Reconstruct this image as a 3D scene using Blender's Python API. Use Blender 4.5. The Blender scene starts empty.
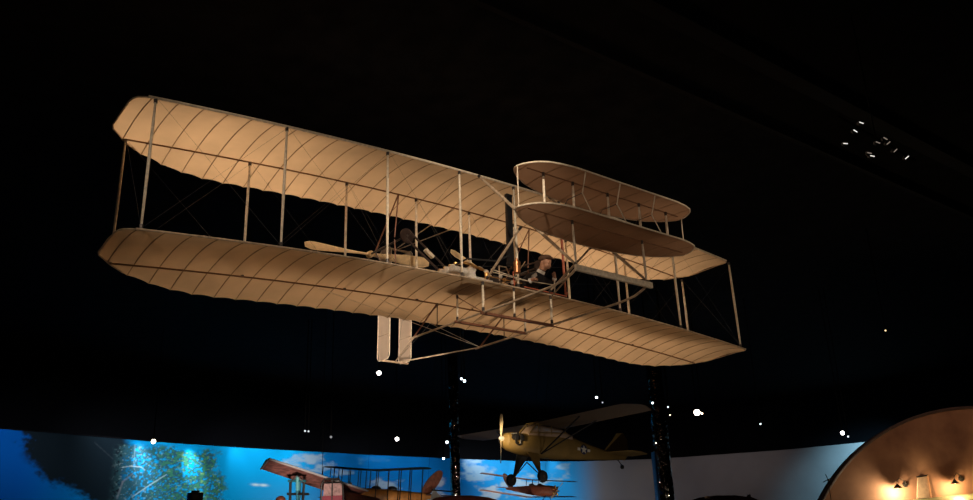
import bpy, bmesh, math, random
import numpy as np
from mathutils import Vector, Matrix, Euler
random.seed(7); rng = np.random.RandomState(5)
S = bpy.context.scene
COL = S.collection
V = Vector

# ---------------------------------------------------------------- camera
CAM = V((10.0455, -8.7722, 1.6)); YAW, PITCH, ROLL, FPX = 0.6807, 0.3162, -0.0372, 831.2
F = V((-math.cos(PITCH)*math.cos(YAW), math.cos(PITCH)*math.sin(YAW), math.sin(PITCH)))
r0 = F.cross(V((0, 0, 1))).normalized(); u0 = r0.cross(F)
R_ = r0*math.cos(ROLL)+u0*math.sin(ROLL); U_ = u0*math.cos(ROLL)-r0*math.sin(ROLL)
cd = bpy.data.cameras.new('camera'); cam = bpy.data.objects.new('camera', cd); COL.objects.link(cam)
cd.sensor_width = 36; cd.lens = 36*FPX/973; cd.clip_end = 300
m = Matrix((R_, U_, -F)).transposed().to_4x4(); m.translation = CAM; cam.matrix_world = m
S.camera = cam
def at(px, py, depth):                       # survey helper: a sight line and a distance -> a place in the hall
    return CAM+(F+R_*((px-486.5)/FPX)-U_*((py-250)/FPX))*depth
S.view_settings.view_transform = 'Standard'; S.view_settings.look = 'None'
S.view_settings.gamma = 1; S.view_settings.exposure = 0.0; S.view_settings.use_curve_mapping = False
w = bpy.data.worlds.new('world'); S.world = w; w.use_nodes = True
w.node_tree.nodes['Background'].inputs[0].default_value = (.25, .32, .5, 1)
w.node_tree.nodes['Background'].inputs[1].default_value = 0.004

# ---------------------------------------------------------------- materials
def newmat(name):
    m = bpy.data.materials.new(name); m.use_nodes = True
    return m, m.node_tree, m.node_tree.nodes['Principled BSDF']
def mat(name, col, rough=.6, metal=0., spec=.5, noise=.12, scale=8., bump=0., trans=0.):
    m, nt, b = newmat(name)
    L = nt.links
    b.inputs['Roughness'].default_value = rough; b.inputs['Metallic'].default_value = metal
    b.inputs['Specular IOR Level'].default_value = spec
    tc = nt.nodes.new('ShaderNodeTexCoord'); n = nt.nodes.new('ShaderNodeTexNoise')
    n.inputs['Scale'].default_value = scale; n.inputs['Detail'].default_value = 5
    L.new(tc.outputs['Object'], n.inputs['Vector'])
    r = nt.nodes.new('ShaderNodeValToRGB')
    c0 = [max(0, c*(1-noise*1.6)) for c in col]; c1 = [min(1, c*(1+noise*1.6)) for c in col]
    r.color_ramp.elements[0].position = .3; r.color_ramp.elements[1].position = .7
    r.color_ramp.elements[0].color = (*c0, 1); r.color_ramp.elements[1].color = (*c1, 1)
    L.new(n.outputs['Fac'], r.inputs[0]); L.new(r.outputs[0], b.inputs['Base Color'])
    if bump:
        bp = nt.nodes.new('ShaderNodeBump'); bp.inputs['Strength'].default_value = bump
        L.new(n.outputs['Fac'], bp.inputs['Height']); L.new(bp.outputs[0], b.inputs['Normal'])
    return m
def emit(name, col, s):
    m, nt, b = newmat(name)
    b.inputs['Base Color'].default_value = (.1, .1, .1, 1)
    b.inputs['Emission Color'].default_value = (*col, 1); b.inputs['Emission Strength'].default_value = s
    return m
def fabric(name, col, rib=None, pitch=.338, ribx=False, tr=.5):
    """muslin: diffuse front, light glows through; sewn rib pockets are darker, doubled cloth"""
    m = bpy.data.materials.new(name); m.use_nodes = True; nt = m.node_tree; L = nt.links
    nt.nodes.remove(nt.nodes['Principled BSDF']); out = nt.nodes['Material Output']
    df = nt.nodes.new('ShaderNodeBsdfDiffuse'); tl = nt.nodes.new('ShaderNodeBsdfTranslucent'); mx = nt.nodes.new('ShaderNodeMixShader')
    mx.inputs[0].default_value = tr
    tc = nt.nodes.new('ShaderNodeTexCoord'); n = nt.nodes.new('ShaderNodeTexNoise'); n.inputs['Scale'].default_value = 1.7; n.inputs['Detail'].default_value = 6
    L.new(tc.outputs['Object'], n.inputs['Vector'])
    rp = nt.nodes.new('ShaderNodeValToRGB'); rp.color_ramp.elements[0].position = .25; rp.color_ramp.elements[1].position = .75
    rp.color_ramp.elements[0].color = (*[c*.86 for c in col], 1); rp.color_ramp.elements[1].color = (*[min(1, c*1.1) for c in col], 1)
    L.new(n.outputs['Fac'], rp.inputs[0]); colout = rp.outputs[0]
    if rib:
        sp = nt.nodes.new('ShaderNodeSeparateXYZ'); L.new(tc.outputs['Object'], sp.inputs[0])
        def M(op, a, b=None):
            q = nt.nodes.new('ShaderNodeMath'); q.operation = op
            for i, x in enumerate((a, b)):
                if x is None: continue
                if isinstance(x, (int, float)): q.inputs[i].default_value = x
                else: L.new(x, q.inputs[i])
            return q.outputs[0]
        f = M('FRACT', M('ADD', M('DIVIDE', sp.outputs['Y'], pitch), 50.5))
        s = M('LESS_THAN', M('ABSOLUTE', M('SUBTRACT', f, 0)), .0)
        mc = nt.nodes.new('ShaderNodeMixRGB'); mc.inputs[2].default_value = (*rib, 1)
        L.new(s, mc.inputs[0]); L.new(colout, mc.inputs[1]); colout = mc.outputs[0]
    L.new(colout, df.inputs[0]); L.new(colout, tl.inputs[0]); L.new(df.outputs[0], mx.inputs[1]); L.new(tl.outputs[0], mx.inputs[2]); L.new(mx.outputs[0], out.inputs[0])
    return m
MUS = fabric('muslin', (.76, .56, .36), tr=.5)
MUSC = fabric('muslin_elevator_shaded', (.42, .25, .155), tr=.42)  # elevator cloth darkened: its weaker light is put into the colour
MUSR = fabric('muslin_rudder', (.86, .70, .55), tr=.5)
POCKET = mat('spar_pocket', (.24, .12, .06), .9, noise=.1)
SPRUCE = mat('spruce', (.80, .68, .52), .5, noise=.12, scale=20)
SPRUCE_D = mat('aged_spruce', (.52, .39, .27), .55, noise=.2, scale=14)
STEELB = mat('blued_steel', (.10, .085, .08), .4, metal=.6)
BROWNW = mat('stained_wood', (.22, .09, .05), .55, noise=.2)
REDW = mat('red_brown_wood', (.50, .13, .07), .5, noise=.2, scale=15)
WIRE = mat('wire', (.12, .11, .10), .5, metal=.6)
ALU = mat('cast_aluminium', (.80, .74, .66), .45, metal=.35, noise=.15, scale=14)
BRASS = mat('brass', (.65, .36, .13), .32, metal=.9)
COPPER = mat('copper', (.55, .24, .11), .35, metal=.85)
BLACKP = mat('black_paint', (.012, .012, .014), .45)
CHAIN = mat('chain_tube', (.05, .03, .025), .5, metal=.4)
RUB = mat('rubber', (.015, .015, .016), .7)
PROPW = mat('varnished_prop', (.74, .56, .33), .4, noise=.12, scale=10)

# ---------------------------------------------------------------- mesh tools
class MB:
    def __init__(s): s.v = []; s.f = []; s.mi = []
    def add(s, vs, fs, mi=0):
        o = len(s.v); s.v += [tuple(p) for p in vs]; s.f += [tuple(o+i for i in f) for f in fs]; s.mi += [mi]*len(fs); return s
    def tube(s, pts, r, n=8, mi=0, oval=None, cap=True):
        pts = [V(p) for p in pts]; k = len(pts); rs = r if isinstance(r, (list, tuple)) else [r]*k
        t = [(pts[min(i+1, k-1)]-pts[max(i-1, 0)]).normalized() for i in range(k)]
        a = V((1, 0, 0)) if abs(t[0].x) < .9 else V((0, 1, 0))
        a = (a-t[0]*a.dot(t[0])).normalized(); vs = []
        for i in range(k):
            a = (a-t[i]*a.dot(t[i])).normalized(); b = t[i].cross(a)
            for j in range(n):
                c = 2*math.pi*j/n; ov = oval or 1
                vs.append(pts[i]+a*(rs[i]*ov*math.cos(c))+b*(rs[i]*math.sin(c)))
        fs = [(i*n+j, i*n+(j+1) % n, (i+1)*n+(j+1) % n, (i+1)*n+j) for i in range(k-1) for j in range(n)]
        if cap: fs += [tuple(range(n-1, -1, -1)), tuple((k-1)*n+j for j in range(n))]
        return s.add(vs, fs, mi)
    def box(s, c, d, mi=0, rot=None, bev=.12):
        c = V(c); h = V(d)*.5; e = min(h)*bev*2
        vs = []; M = rot.to_matrix() if rot else Matrix.Identity(3)
        bm = bmesh.new(); bmesh.ops.create_cube(bm, size=1)
        for v in bm.verts: v.co = V((v.co.x*d[0], v.co.y*d[1], v.co.z*d[2]))
        if e > 1e-4: bmesh.ops.bevel(bm, geom=list(bm.edges), offset=e, segments=2, affect='EDGES', profile=.5)
        bm.verts.index_update()
        s.add([c+M@v.co for v in bm.verts], [[v.index for v in f.verts] for f in bm.faces], mi); bm.free(); return s
    def lathe(s, prof, org, axis, n=16, mi=0):      # prof: (dist along axis, radius)
        org = V(org); ax = V(axis).normalized(); a = ax.orthogonal().normalized(); b = ax.cross(a); vs = []
        for (d, r) in prof:
            for j in range(n):
                c = 2*math.pi*j/n; vs.append(org+ax*d+a*(max(r, 1e-4)*math.cos(c))+b*(max(r, 1e-4)*math.sin(c)))
        k = len(prof)
        fs = [(i*n+j, i*n+(j+1) % n, (i+1)*n+(j+1) % n, (i+1)*n+j) for i in range(k-1) for j in range(n)]
        fs += [tuple(range(n-1, -1, -1)), tuple((k-1)*n+j for j in range(n))]
        return s.add(vs, fs, mi)
    def loft(s, rings, mi=0, cap=True):
        n = len(rings[0]); vs = [p for r in rings for p in r]
        fs = [(i*n+j, i*n+(j+1) % n, (i+1)*n+(j+1) % n, (i+1)*n+j) for i in range(len(rings)-1) for j in range(n)]
        if cap: fs += [tuple(range(n-1, -1, -1)), tuple((len(rings)-1)*n+j for j in range(n))]
        return s.add(vs, fs, mi)
    def prism(s, outline, off, mi=0):               # closed outline (3D points) extruded by off
        off = V(off); a = [V(p) for p in outline]; b = [p+off for p in a]; n = len(a)
        return s.add(a+b, [tuple(range(n))]+[tuple(range(2*n-1, n-1, -1))]+[(i, i+n, (i+1) % n+n, (i+1) % n) for i in range(n)], mi)
    def ball(s, c, r, mi=0, sc=(1, 1, 1), n=12):
        c = V(c); pr = []
        vs = []; k = n//2+1
        for i in range(k):
            th = math.pi*i/(k-1)
            for j in range(n):
                ph = 2*math.pi*j/n; vs.append(c+V((max(1e-4, math.sin(th))*math.cos(ph)*sc[0], max(1e-4, math.sin(th))*math.sin(ph)*sc[1], math.cos(th)*sc[2]))*r)
        return s.add(vs, [(i*n+j, (i+1)*n+j, (i+1)*n+(j+1) % n, i*n+(j+1) % n) for i in range(k-1) for j in range(n)], mi)
    def build(s, name, mats, parent=None, smooth=True, loc=None):
        me = bpy.data.meshes.new(name); me.from_pydata(s.v, [], s.f); me.update()
        for m in (mats if isinstance(mats, (list, tuple)) else [mats]): me.materials.append(m)
        me.polygons.foreach_set('material_index', s.mi)
        if smooth:
            me.polygons.foreach_set('use_smooth', [True]*len(s.f))
            try: me.set_sharp_from_angle(angle=math.radians(40))
            except Exception: pass
        bm = bmesh.new(); bm.from_mesh(me); bmesh.ops.recalc_face_normals(bm, faces=bm.faces); bm.to_mesh(me); bm.free()
        o = bpy.data.objects.new(name, me); COL.objects.link(o)
        if parent: o.parent = parent
        if loc: o.location = loc
        return o
def tag(o, label=None, cat=None, group=None, kind=None):
    if label: o['label'] = label
    if cat: o['category'] = cat
    if group: o['group'] = group
    if kind: o['kind'] = kind
    return o
def thing(name, label, cat, loc=(0, 0, 0), rot=(0, 0, 0), group=None):
    o = bpy.data.objects.new(name, None); COL.objects.link(o); o.location = loc; o.rotation_euler = rot; o.empty_display_size = .2
    return tag(o, label, cat, group)
def tube(name, pts, r, m, parent, n=8, oval=None): return MB().tube(pts, r, n, oval=oval).build(name, m, parent)
def copy_tree(o, parent=None):
    c = o.copy(); COL.objects.link(c)
    if parent: c.parent = parent
    for ch in list(o.children): copy_tree(ch, c)
    return c

# ================================================================ THE 1903-STYLE BIPLANE
K, G = .0074, 1.83
ROOT = V((0, 0, 5.283)); BANK = math.atan(-.021)
fly = thing('early_biplane', 'large antique cloth-covered biplane with twin elevators hanging in the middle of the dark hall', 'airplane', ROOT, (BANK, 0, 0))
def FW(p):                                          # biplane space -> hall space
    return ROOT+Euler((BANK, 0, 0)).to_matrix()@V(p)
def camber(t): return .150*t-.192*t*t+.017*t**3
def droop(y): return -K*y*y
PITCHR = .338; XU = -.054
def zlow(y): return -.0077-.0016*y+droop(y)
def zupp(y): return 1.856+.0037*y+droop(y)
def wing_mesh(yl, yr, z0):
    """one cambered muslin surface, scalloped along the trailing edge between the ribs, rounded raked tips"""
    b = MB(); nu = 18; ys = []
    up = z0 > 1; xo = XU if up else 0; zb = zupp if up else zlow; lift = lambda t: (.04*(t/1.9)**2 if up else 0)
    n = int(round((yr+yl)/(PITCHR/8)))
    ys = [-yl+(yl+yr)*i/n for i in range(n+1)]
    def half(y):
        d = (yl+y) if y < 0 else (yr-y)             # distance in from the tip
        LE = [(0, .30), (.015, .17), (.05, .08), (.12, .03), (.25, 0.)]
        TE = [(0, 1.0), (.03, 1.10), (.12, 1.22), (.25, 1.36), (.45, 1.52), (.70, 1.64), (1.05, 1.78), (1.5, 1.87), (1.9, 1.90)]
        d = max(0., d)
        def ip(T):
            if d >= T[-1][0]: return T[-1][1]
            for (a, va), (c, vc) in zip(T, T[1:]):
                if a <= d <= c: return va+(vc-va)*(d-a)/(c-a)
        f = (y/PITCHR+50) % 1.0; sc = math.sin(math.pi*f)
        te = ip(TE)
        return ip(LE), te-.034*sc**.6*(1 if te > 1.15 else 0)
    for y in ys:
        a, c = half(y)
        f = (y/PITCHR+50) % 1.0; sag = .012*math.sin(math.pi*f)
        for i in range(nu+1):
            t = a+(c-a)*i/nu
            zz = camber(t)+lift(t)+sag*math.sin(math.pi*i/nu)
            b.v.append((xo-t, y, zb(y)+zz))
    for k in range(n):
        for i in range(nu):
            o = k*(nu+1)+i; b.f.append((o, o+1, o+nu+2, o+nu+1)); b.mi.append(0)
    # rib battens: slim strips of ash in their pockets, just proud of the underside
    k0 = math.ceil(-(yl-.1)/PITCHR); k1 = math.floor((yr-.1)/PITCHR)
    for k in range(k0, k1+1):
        y = k*PITCHR; a, c = half(y); vs = []
        N = 14
        for i in range(N+1):
            t = a+.01+(c-a-.01)*i/N; z = zb(y)+camber(t)+lift(t)
            vs += [(xo-t, y-.006, z+.006), (xo-t, y+.006, z+.006), (xo-t, y+.006, z-.004), (xo-t, y-.006, z-.004)]
        fs = [(i*4+j, i*4+(j+1) % 4, i*4+4+(j+1) % 4, i*4+4+j) for i in range(N) for j in range(4)]+[(0, 1, 2, 3), (N*4+3, N*4+2, N*4+1, N*4)]
        b.add(vs, fs, 1)
    return b, half
MUSRIB = mat('rib_pocket', (.36, .22, .115), .85)
def make_wing(name, yl, yr, z0):
    b, half = wing_mesh(yl, yr, z0); up = z0 > 1; xo = XU if up else 0; zb = zupp if up else zlow; lf = .018 if up else 0
    o = b.build(name, [MUS, MUSRIB], fly)
    ys = [-yl+.16+(yl+yr-.32)*i/60 for i in range(61)]
    tube('leading_edge_spar', [(xo+.010, y, zb(y)) for y in ys], .020 if up else .015, SPRUCE if up else SPRUCE_D, o, 8)
    ys = [-yl+.22+(yl+yr-.44)*i/60 for i in range(61)]
    tube('rear_spar', [(xo-1.28, y, zb(y)+camber(1.28)+lf-.008) for y in ys], .013, POCKET, o, 6)
    # bent tip bows
    for s, yt in ((-1, yl), (1, yr)):
        pts = []
        for d in (.25, .12, .05, .015, 0.0):
            y = s*(yt-d); a, c = half(y); pts.append((xo-a, y, zb(y)+camber(a)))
        for d in (0, .03, .12, .25, .45):
            y = s*(yt-d); a, c = half(y); pts.append((xo-c, y, zb(y)+camber(c)+(.04*(c/1.9)**2 if up else 0)))
        tube('wing_tip_bow', pts, .011, SPRUCE_D, o, 6)
    return o
uw = make_wing('upper_wing', 6.30, 6.16, G+.0); uw['label'] = 'upper wing of cream muslin with scalloped trailing edge'
lw = make_wing('lower_wing', 6.27, 6.40, 0.0); lw['label'] = 'lower wing of cream muslin, nearest the ground'
ST = [-6.047, -4.22, -2.534, -1.152, .02, 1.10, 2.471, 4.184, 6.09]
def strut(name, p0, p1, m=SPRUCE, r=.017, oval=1.35, parent=None):
    b = MB(); p0 = V(p0); p1 = V(p1); d = p1-p0
    b.tube([p0+d*t for t in (0, .12, .3, .5, .7, .88, 1)], [r*.8, r*.95, r*1.1, r*1.18, r*1.1, r*.95, r*.8], 10, 0, oval=oval)
    b.tube([p0, p0+d.normalized()*.06], r*1.5, 8, 1); b.tube([p1-d.normalized()*.06, p1], r*1.5, 8, 1)
    return b.build(name, [m, STEELB], parent or fly)
for i, y in enumerate(ST):
    strut('wing_strut', (0, y, zlow(y)+.01), (XU, y, zupp(y)-.01), REDW if i == 5 else SPRUCE)
    strut('wing_strut', (-1.28, y, zlow(y)+camber(1.28)), (XU-1.28, y, zupp(y)+camber(1.28)+.01), SPRUCE)
def wire(p0, p1, r=.0016, m=WIRE): return tube('bracing_wire', [p0, p1], r, m, fly, 4)
for x, ss in ((0, 0), (-1.27, 1)):
    cz = camber(1.27) if x else 0
    for i in range(8):
        if x == 0 and i in (3, 4): continue
        a, b = ST[i], ST[i+1]
        wire((x, a, droop(a)+cz+.02), (x, b, droop(b)+G+cz-.02)); wire((x, a, droop(a)+G+cz-.02), (x, b, droop(b)+cz+.02))
for y in (ST[0], ST[2], ST[6], ST[8]):
    wire((0, y, droop(y)+.02), (-1.27, y, droop(y)+G+camber(1.27)-.03), .002)
# reddish tool rail on the sill in front of the pilot
tube('cradle_rail', [(.02, .13, .03), (.02, 1.10, .02), (.02, 1.12, .10)], .012, REDW, fly)
# --- forward elevator
E0, EG = .384, .614
def ell_surface(name, z0, yl, yr, m):
    b = MB(); nu = 12; n = 72
    LE = [(0, 2.03), (.02, 2.12), (.07, 2.22), (.15, 2.33), (.27, 2.42), (.45, 2.48), (.7, 2.52)]
    TE = [(0, 2.00), (.03, 1.94), (.10, 1.87), (.22, 1.78), (.45, 1.67), (.75, 1.59), (1.15, 1.53), (1.6, 1.50), (1.9, 1.49)]
    def ip(T, d):
        d = max(0., d)
        if d >= T[-1][0]: return T[-1][1]
        for (a, va), (c, vc) in zip(T, T[1:]):
            if a <= d <= c: return va+(vc-va)*(d-a)/(c-a)
    edge = lambda y: (ip(LE, (yl+y) if y < 0 else (yr-y)), ip(TE, (yl+y) if y < 0 else (yr-y)))
    zf = lambda x: z0-.035*((x-2.05)/.5)**2+.02*(x-2.05)
    ys = [-yl+(yl+yr)*(.5-.5*math.cos(math.pi*i/n)) for i in range(n+1)]
    for y in ys:
        a, c = edge(y)
        for i in range(nu+1):
            x = a+(c-a)*i/nu; b.v.append((x, y, zf(x)))
    for k in range(n):
        for i in range(nu):
            o = k*(nu+1)+i; b.f.append((o, o+1, o+nu+2, o+nu+1)); b.mi.append(0)
    for k in range(-4, 5):
        y = k*.40; a, c = edge(y); vs = []; N = 10
        for i in range(N+1):
            x = a+(c-a)*i/N; z = zf(x); vs += [(x, y-.006, z+.005), (x, y+.006, z+.005), (x, y+.006, z-.004), (x, y-.006, z-.004)]
        b.add(vs, [(i*4+j, i*4+(j+1) % 4, i*4+4+(j+1) % 4, i*4+4+j) for i in range(N) for j in range(4)]+[(0, 1, 2, 3), (N*4+3, N*4+2, N*4+1, N*4)], 1)
    o = b.build(name, [m, MUSRIB], fly)
    tube('leading_edge_spar', [(edge(y)[0], y, zf(edge(y)[0])) for y in ys], .012, SPRUCE, o, 6)
    tube('trailing_edge_bow', [(edge(y)[1], y, zf(edge(y)[1])) for y in ys], .008, SPRUCE_D, o, 6)
    tube('middle_spar', [(2.08, y, zf(2.08)-.008) for y in (-yl+.15, 0, yr-.15)], .009, POCKET, o, 6)
    return o
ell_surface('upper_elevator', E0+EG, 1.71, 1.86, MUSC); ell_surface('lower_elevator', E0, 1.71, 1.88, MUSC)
for y in (-1.27, -.69, .04, .74, 1.38):
    strut('elevator_strut', (2.10, y, E0+.01), (2.10, y, E0+EG-.01), r=.014)
for y in (-1.70, 1.85): tube('elevator_strut', [(2.04, y, E0), (2.04, y, E0+EG)], .008, SPRUCE, fly)
for y in (-.79, -.08, .69):
    tube('elevator_hinge_link', [(2.50, y-.03, E0+EG-.03), (2.38, y, E0+.31), (2.50, y+.05, E0-.02)], .009, SPRUCE, fly)
    tube('elevator_rib_stay', [(2.38, y, E0+.31), (2.08, y, E0+.31), (1.8, y, E0+.02)], .006, STEELB, fly)
# --- skids, crossbars, braces
for s in (-1, 1):
    y = s*.74
    tube('landing_skid', [(2.17, y, -.33), (2.02, y, -.41), (1.86, y, -.465), (1.57, y, -.495), (1.13, y, -.51), (.6, y, -.525), (0, y, -.53), (-.7, y, -.535), (-1.4, y, -.55), (-1.98, y, -.56), (-2.12, y, -.57)], .019, SPRUCE_D, fly)
    strut('skid_post', (0, y, -.51), (0, y, -.02), r=.016)
    strut('skid_post', (-.69, y, -.52), (-.69, y, -.09), r=.013)
    tube('skid_post', [(-1.27, y, -.54), (-1.27, y, camber(1.27)-.01)], .008, STEELB, fly)
    tube('skid_brace', [(-1.27, y, camber(1.27)-.02), (-1.98, y, -.55)], .014, BROWNW, fly)
    tube('skid_brace', [(-.05, y, -.50), (-.69, y, -.12)], .007, BROWNW, fly) if s < 0 else None
    strut('elevator_brace', (.02, s*.80, G-.02), (2.17, s*.76, -.33), SPRUCE_D, r=.018)
    strut('elevator_brace', (.03, s*.68, .03), (1.02, s*.775, .60), SPRUCE_D, r=.015)
    strut('elevator_post', (2.13, y, -.34), (2.10, s*.745, E0-.01), r=.013)
strut('skid_post', (0, -.09, -.52), (0, -.09, -.02), r=.014)
MB().box((0, -.01, -.545), (.05, 1.55, .045)).build('skid_crossbar', BROWNW, fly)
MB().box((-.69, -.01, -.545), (.05, 1.56, .04)).build('skid_crossbar', BROWNW, fly)
MB().box((2.17, 0, -.36), (.05, 1.60, .09)).build('skid_crossbar', SPRUCE, fly)
tube('cross_brace', [(2.14, -.74, -.34), (.02, .72, -.06)], .012, SPRUCE_D, fly)
wire((2.14, .74, -.34), (.02, -.72, -.06)); wire((2.17, .76, -.36), (0, 2.46, -.06)); wire((2.17, -.76, -.36), (0, -2.49, -.06))
# --- twin rudders and their outriggers
RX0, RX1, RZ0, RZ1 = -4.02, -3.58, -.60, 1.70
for y in (-.25, .25):
    b = MB(); n = 10
    for k in range(17):
        z = RZ0+(RZ1-RZ0)*k/16; e = .06*(abs(k-8)/8)**6
        for i in range(n+1):
            t = i/n; x = RX1-e-(RX1-RX0-2*e)*t; b.v.append((x, y+.012*math.sin(math.pi*t), z))
    for k in range(16):
        for i in range(n):
            o = k*(n+1)+i; b.f.append((o, o+1, o+n+2, o+n+1)); b.mi.append(0)
    ru = b.build('rudder', MUSR, fly)
    tube('rudder_frame', [(RX1, y, RZ0+.06), (RX1, y, RZ1-.06), (RX1-.06, y, RZ1), (RX0+.06, y, RZ1), (RX0, y, RZ1-.06), (RX0, y, RZ0+.06), (RX0+.06, y, RZ0), (RX1-.06, y, RZ0), (RX1, y, RZ0+.06)], .010, SPRUCE, ru, 6)
    for z in (-.1, .45, 1.0): tube('rudder_rib', [(RX1, y, z), ((RX0+RX1)/2, y+.012, z), (RX0, y, z)], .006, SPRUCE_D, ru, 5)
for z in (RZ0-.02, RZ1+.02):
    MB().box((-3.78, 0, z), (.05, .62, .03)).build('rudder_crossbar', SPRUCE_D, fly)
for s in (-1, 1):
    tube('rudder_outrigger', [(-1.98, s*.74, -.565), (-3.72, s*.03, RZ0-.03)], .012, SPRUCE_D, fly)
    tube('rudder_outrigger', [(-1.27, s*.35, G+camber(1.27)), (-3.72, s*.03, RZ1+.03)], .010, SPRUCE_D, fly)
wire((-1.27, 1.15, 1.7), (-3.7, 0, RZ0), .003); wire((-1.27, -1.15, 1.7), (-3.7, 0, RZ0), .003)
wire((-1.98, .74, -.56), (-1.27, -1.9, -.2), .004, SPRUCE); wire((-1.98, .74, -.56), (-1.27, -3.0, -.2), .004, SPRUCE)
# --- pusher propellers with A-frames and chain tubes
def prop_mb(L, wd, R0=.03):
    b = MB()
    for s in (-1, 1):
        rings = []
        for i in range(13):
            t = i/12; r = R0+(L-R0)*t
            c = wd*(.35+.65*math.sin(min(1, t*1.25)*math.pi/2)) * (1 if t < .9 else 1-(t-.9)*5.0)
            tw = math.radians(62-44*t)*s; ring = []
            for j in range(10):
                q = 2*math.pi*j/10; cx = c*.5*math.cos(q); th = (.022*(1-t*.7))*math.sin(q)
                ring.append(V((cx*math.sin(tw)+th*math.cos(tw), s*r, cx*math.cos(tw)*1-th*math.sin(tw))))
            rings.append(ring)
        b.loft(rings)
    b.lathe([(-.06, .02), (-.05, .06), (.05, .06), (.06, .02)], (0, 0, 0), (1, 0, 0), 14)
    return b
for y, ang in ((-1.50, .05), (1.50, -.33)):
    pz = .92
    p = prop_mb(1.28, .20).build('propeller', PROPW, fly); p.location = (-2.28, y, pz); p.rotation_euler = (ang, 0, 0)
    tube('propeller_shaft', [(-2.34, y, pz), (-1.05, y, pz)], .018, STEELB, fly)
    MB().lathe([(-.015, .0), (-.015, .13), (.015, .13), (.015, .0)], (-1.08, y, pz), (1, 0, 0), 24).build('sprocket', CHAIN, fly)
    for zt in (camber(1.27)+G-.02, camber(1.27)+.02):
        tube('shaft_frame', [(-1.27, y-.06, zt), (-1.30, y-.10, pz+(.02 if zt > 1 else -.02))], .012, BROWNW, fly, 6)
        tube('shaft_frame', [(-1.27, y-.06, zt), (-2.1, y, pz)], .012, BROWNW, fly, 6)
    tube('shaft_frame', [(-1.27, y-.08, camber(1.27)+.02), (-2.1, y, pz)], .012, STEELB, fly, 6)
for dz in (0, .13): tube('chain_tube', [(-1.08, -1.50+dz*.3, .86+dz*1.2), (-.95, -.60+dz*.4, .16+dz)], .020, CHAIN, fly, 8)
for dz in (0, .14): tube('chain_tube', [(-1.08, 1.50-dz*.3, .84+dz*1.2), (-.95, -.30, .18+dz)], .016, CHAIN, fly, 8)
MB().box((-1.0, -1.10, .66), (.08, .20, .05), rot=Euler((-.62, 0, 0))).build('chain_guide', SPRUCE, fly)
# --- engine on the lower wing, right of the pilot
eng = bpy.data.objects.new('engine', None); COL.objects.link(eng); eng.parent = fly; eng.location = (-.55, -.62, .05)
b = MB(); b.box((0, .02, .15), (.62, .42, .22), bev=.2); b.lathe([(-.31, .10), (-.30, .14), (.30, .14), (.31, .10)], (0, .02, .14), (1, 0, 0), 16); b.box((0, .0, .03), (.72, .5, .05))
b.build('crankcase', ALU, eng)
for i in range(4):
    x = -.225+i*.15
    MB().lathe([(0, .058), (.05, .062), (.06, .055), (.26, .055), (.27, .066), (.31, .06), (.32, .02)], (x, -.20, .16), (0, -1, .05), 14).build('cylinder_barrel', ALU, eng)
    MB().lathe([(0, .03), (.09, .03), (.10, .012)], (x, -.42, .19), (0, 0, 1), 10).build('valve_box', BRASS, eng)
MB().lathe([(0, .02), (.0, .19), (.035, .19), (.035, .02)], (-.37, .02, .20), (-1, 0, 0), 28).build('flywheel', STEELB, eng)
tube('intake_pipe', [(-.25, -.3, .30), (.25, -.3, .30), (.34, -.2, .26), (.36, .05, .2)], .022, BRASS, eng)
tube('water_hose', [(.2, -.45, .22), (.45, -.35, .30), (.52, .2, .34), (.5, .5, .5)], .016, RUB, eng)
MB().lathe([(0, .055), (.16, .055), (.17, .04)], (.30, .16, .02), (0, 0, 1), 14).build('magneto', BRASS, eng)
b = MB(); b.box((.2, .38, .10), (.22, .14, .16)); b.box((.3, .30, .06), (.1, .3, .05)); b.build('oil_box', STEELB, eng)
tube('exhaust_stay', [(.35, .40, .04), (.20, .52, .40), (.05, .80, .47), (-.1, 1.0, .40)], .012, SPRUCE_D, eng)
for k, (a, c) in enumerate([((.40, .15, .10), (.52, .75, .05)), ((.42, .2, .18), (.5, .8, .12)), ((.3, .5, .16), (.2, 1.1, .2)), ((.4, .45, .03), (.5, .7, .10))]):
    tube('control_rod', [a, c], .008, (BRASS, SPRUCE, STEELB, SPRUCE_D)[k], eng, 6)
for k, p in enumerate([(.45, .42, .07), (.48, .56, .05), (.42, .68, .08), (.5, .30, .10)]):
    MB().ball(p, .035, sc=(1, .8, 1.1)).build('grease_cup', (BRASS, ALU, COPPER, ALU)[k], eng)
# radiator: flattened vertical tubes beside the centre strut
b = MB()
for k in range(6): b.box((-.07, -.135+k*.02, 1.02), (.06, .013, 1.22))
b.box((-.07, -.085, 1.65), (.07, .13, .05)); b.box((-.07, -.085, .41), (.07, .13, .05))
b.build('radiator', BLACKP, fly)
b = MB(); b.lathe([(0, .01), (.01, .055), (.20, .06), (.21, .045), (.22, .045), (.225, .02), (.26, .02)], (.02, -.02, .24), (0, 0, 1), 18)
b.build('fuel_can', COPPER, fly)
tube('fuel_can_stay', [(.01, -.08, .02), (.0, -.09, .26), (0, .05, .28)], .01, REDW, fly)
# pilot's hip cradle and elevator lever
b = MB(); b.box((-.75, .58, .06), (.30, .46, .06)); b.box((-.75, .36, .12), (.28, .03, .14)); b.box((-.75, .80, .12), (.28, .03, .14)); b.build('hip_cradle', SPRUCE_D, fly)
tube('elevator_lever', [(.02, .82, .02), (.04, .81, .34)], .011, SPRUCE, fly)
tube('control_bar', [(.05, -.60, .20), (.06, .12, .13), (.04, .80, .17)], .009, SPRUCE, fly)
tube('control_bar', [(.0, .10, .38), (-.3, .45, .62), (-.6, .60, .60)], .008, SPRUCE_D, fly)
tube('foot_rail', [(-1.72, .30, .0), (-1.72, .86, .0)], .014, SPRUCE_D, fly)

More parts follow.
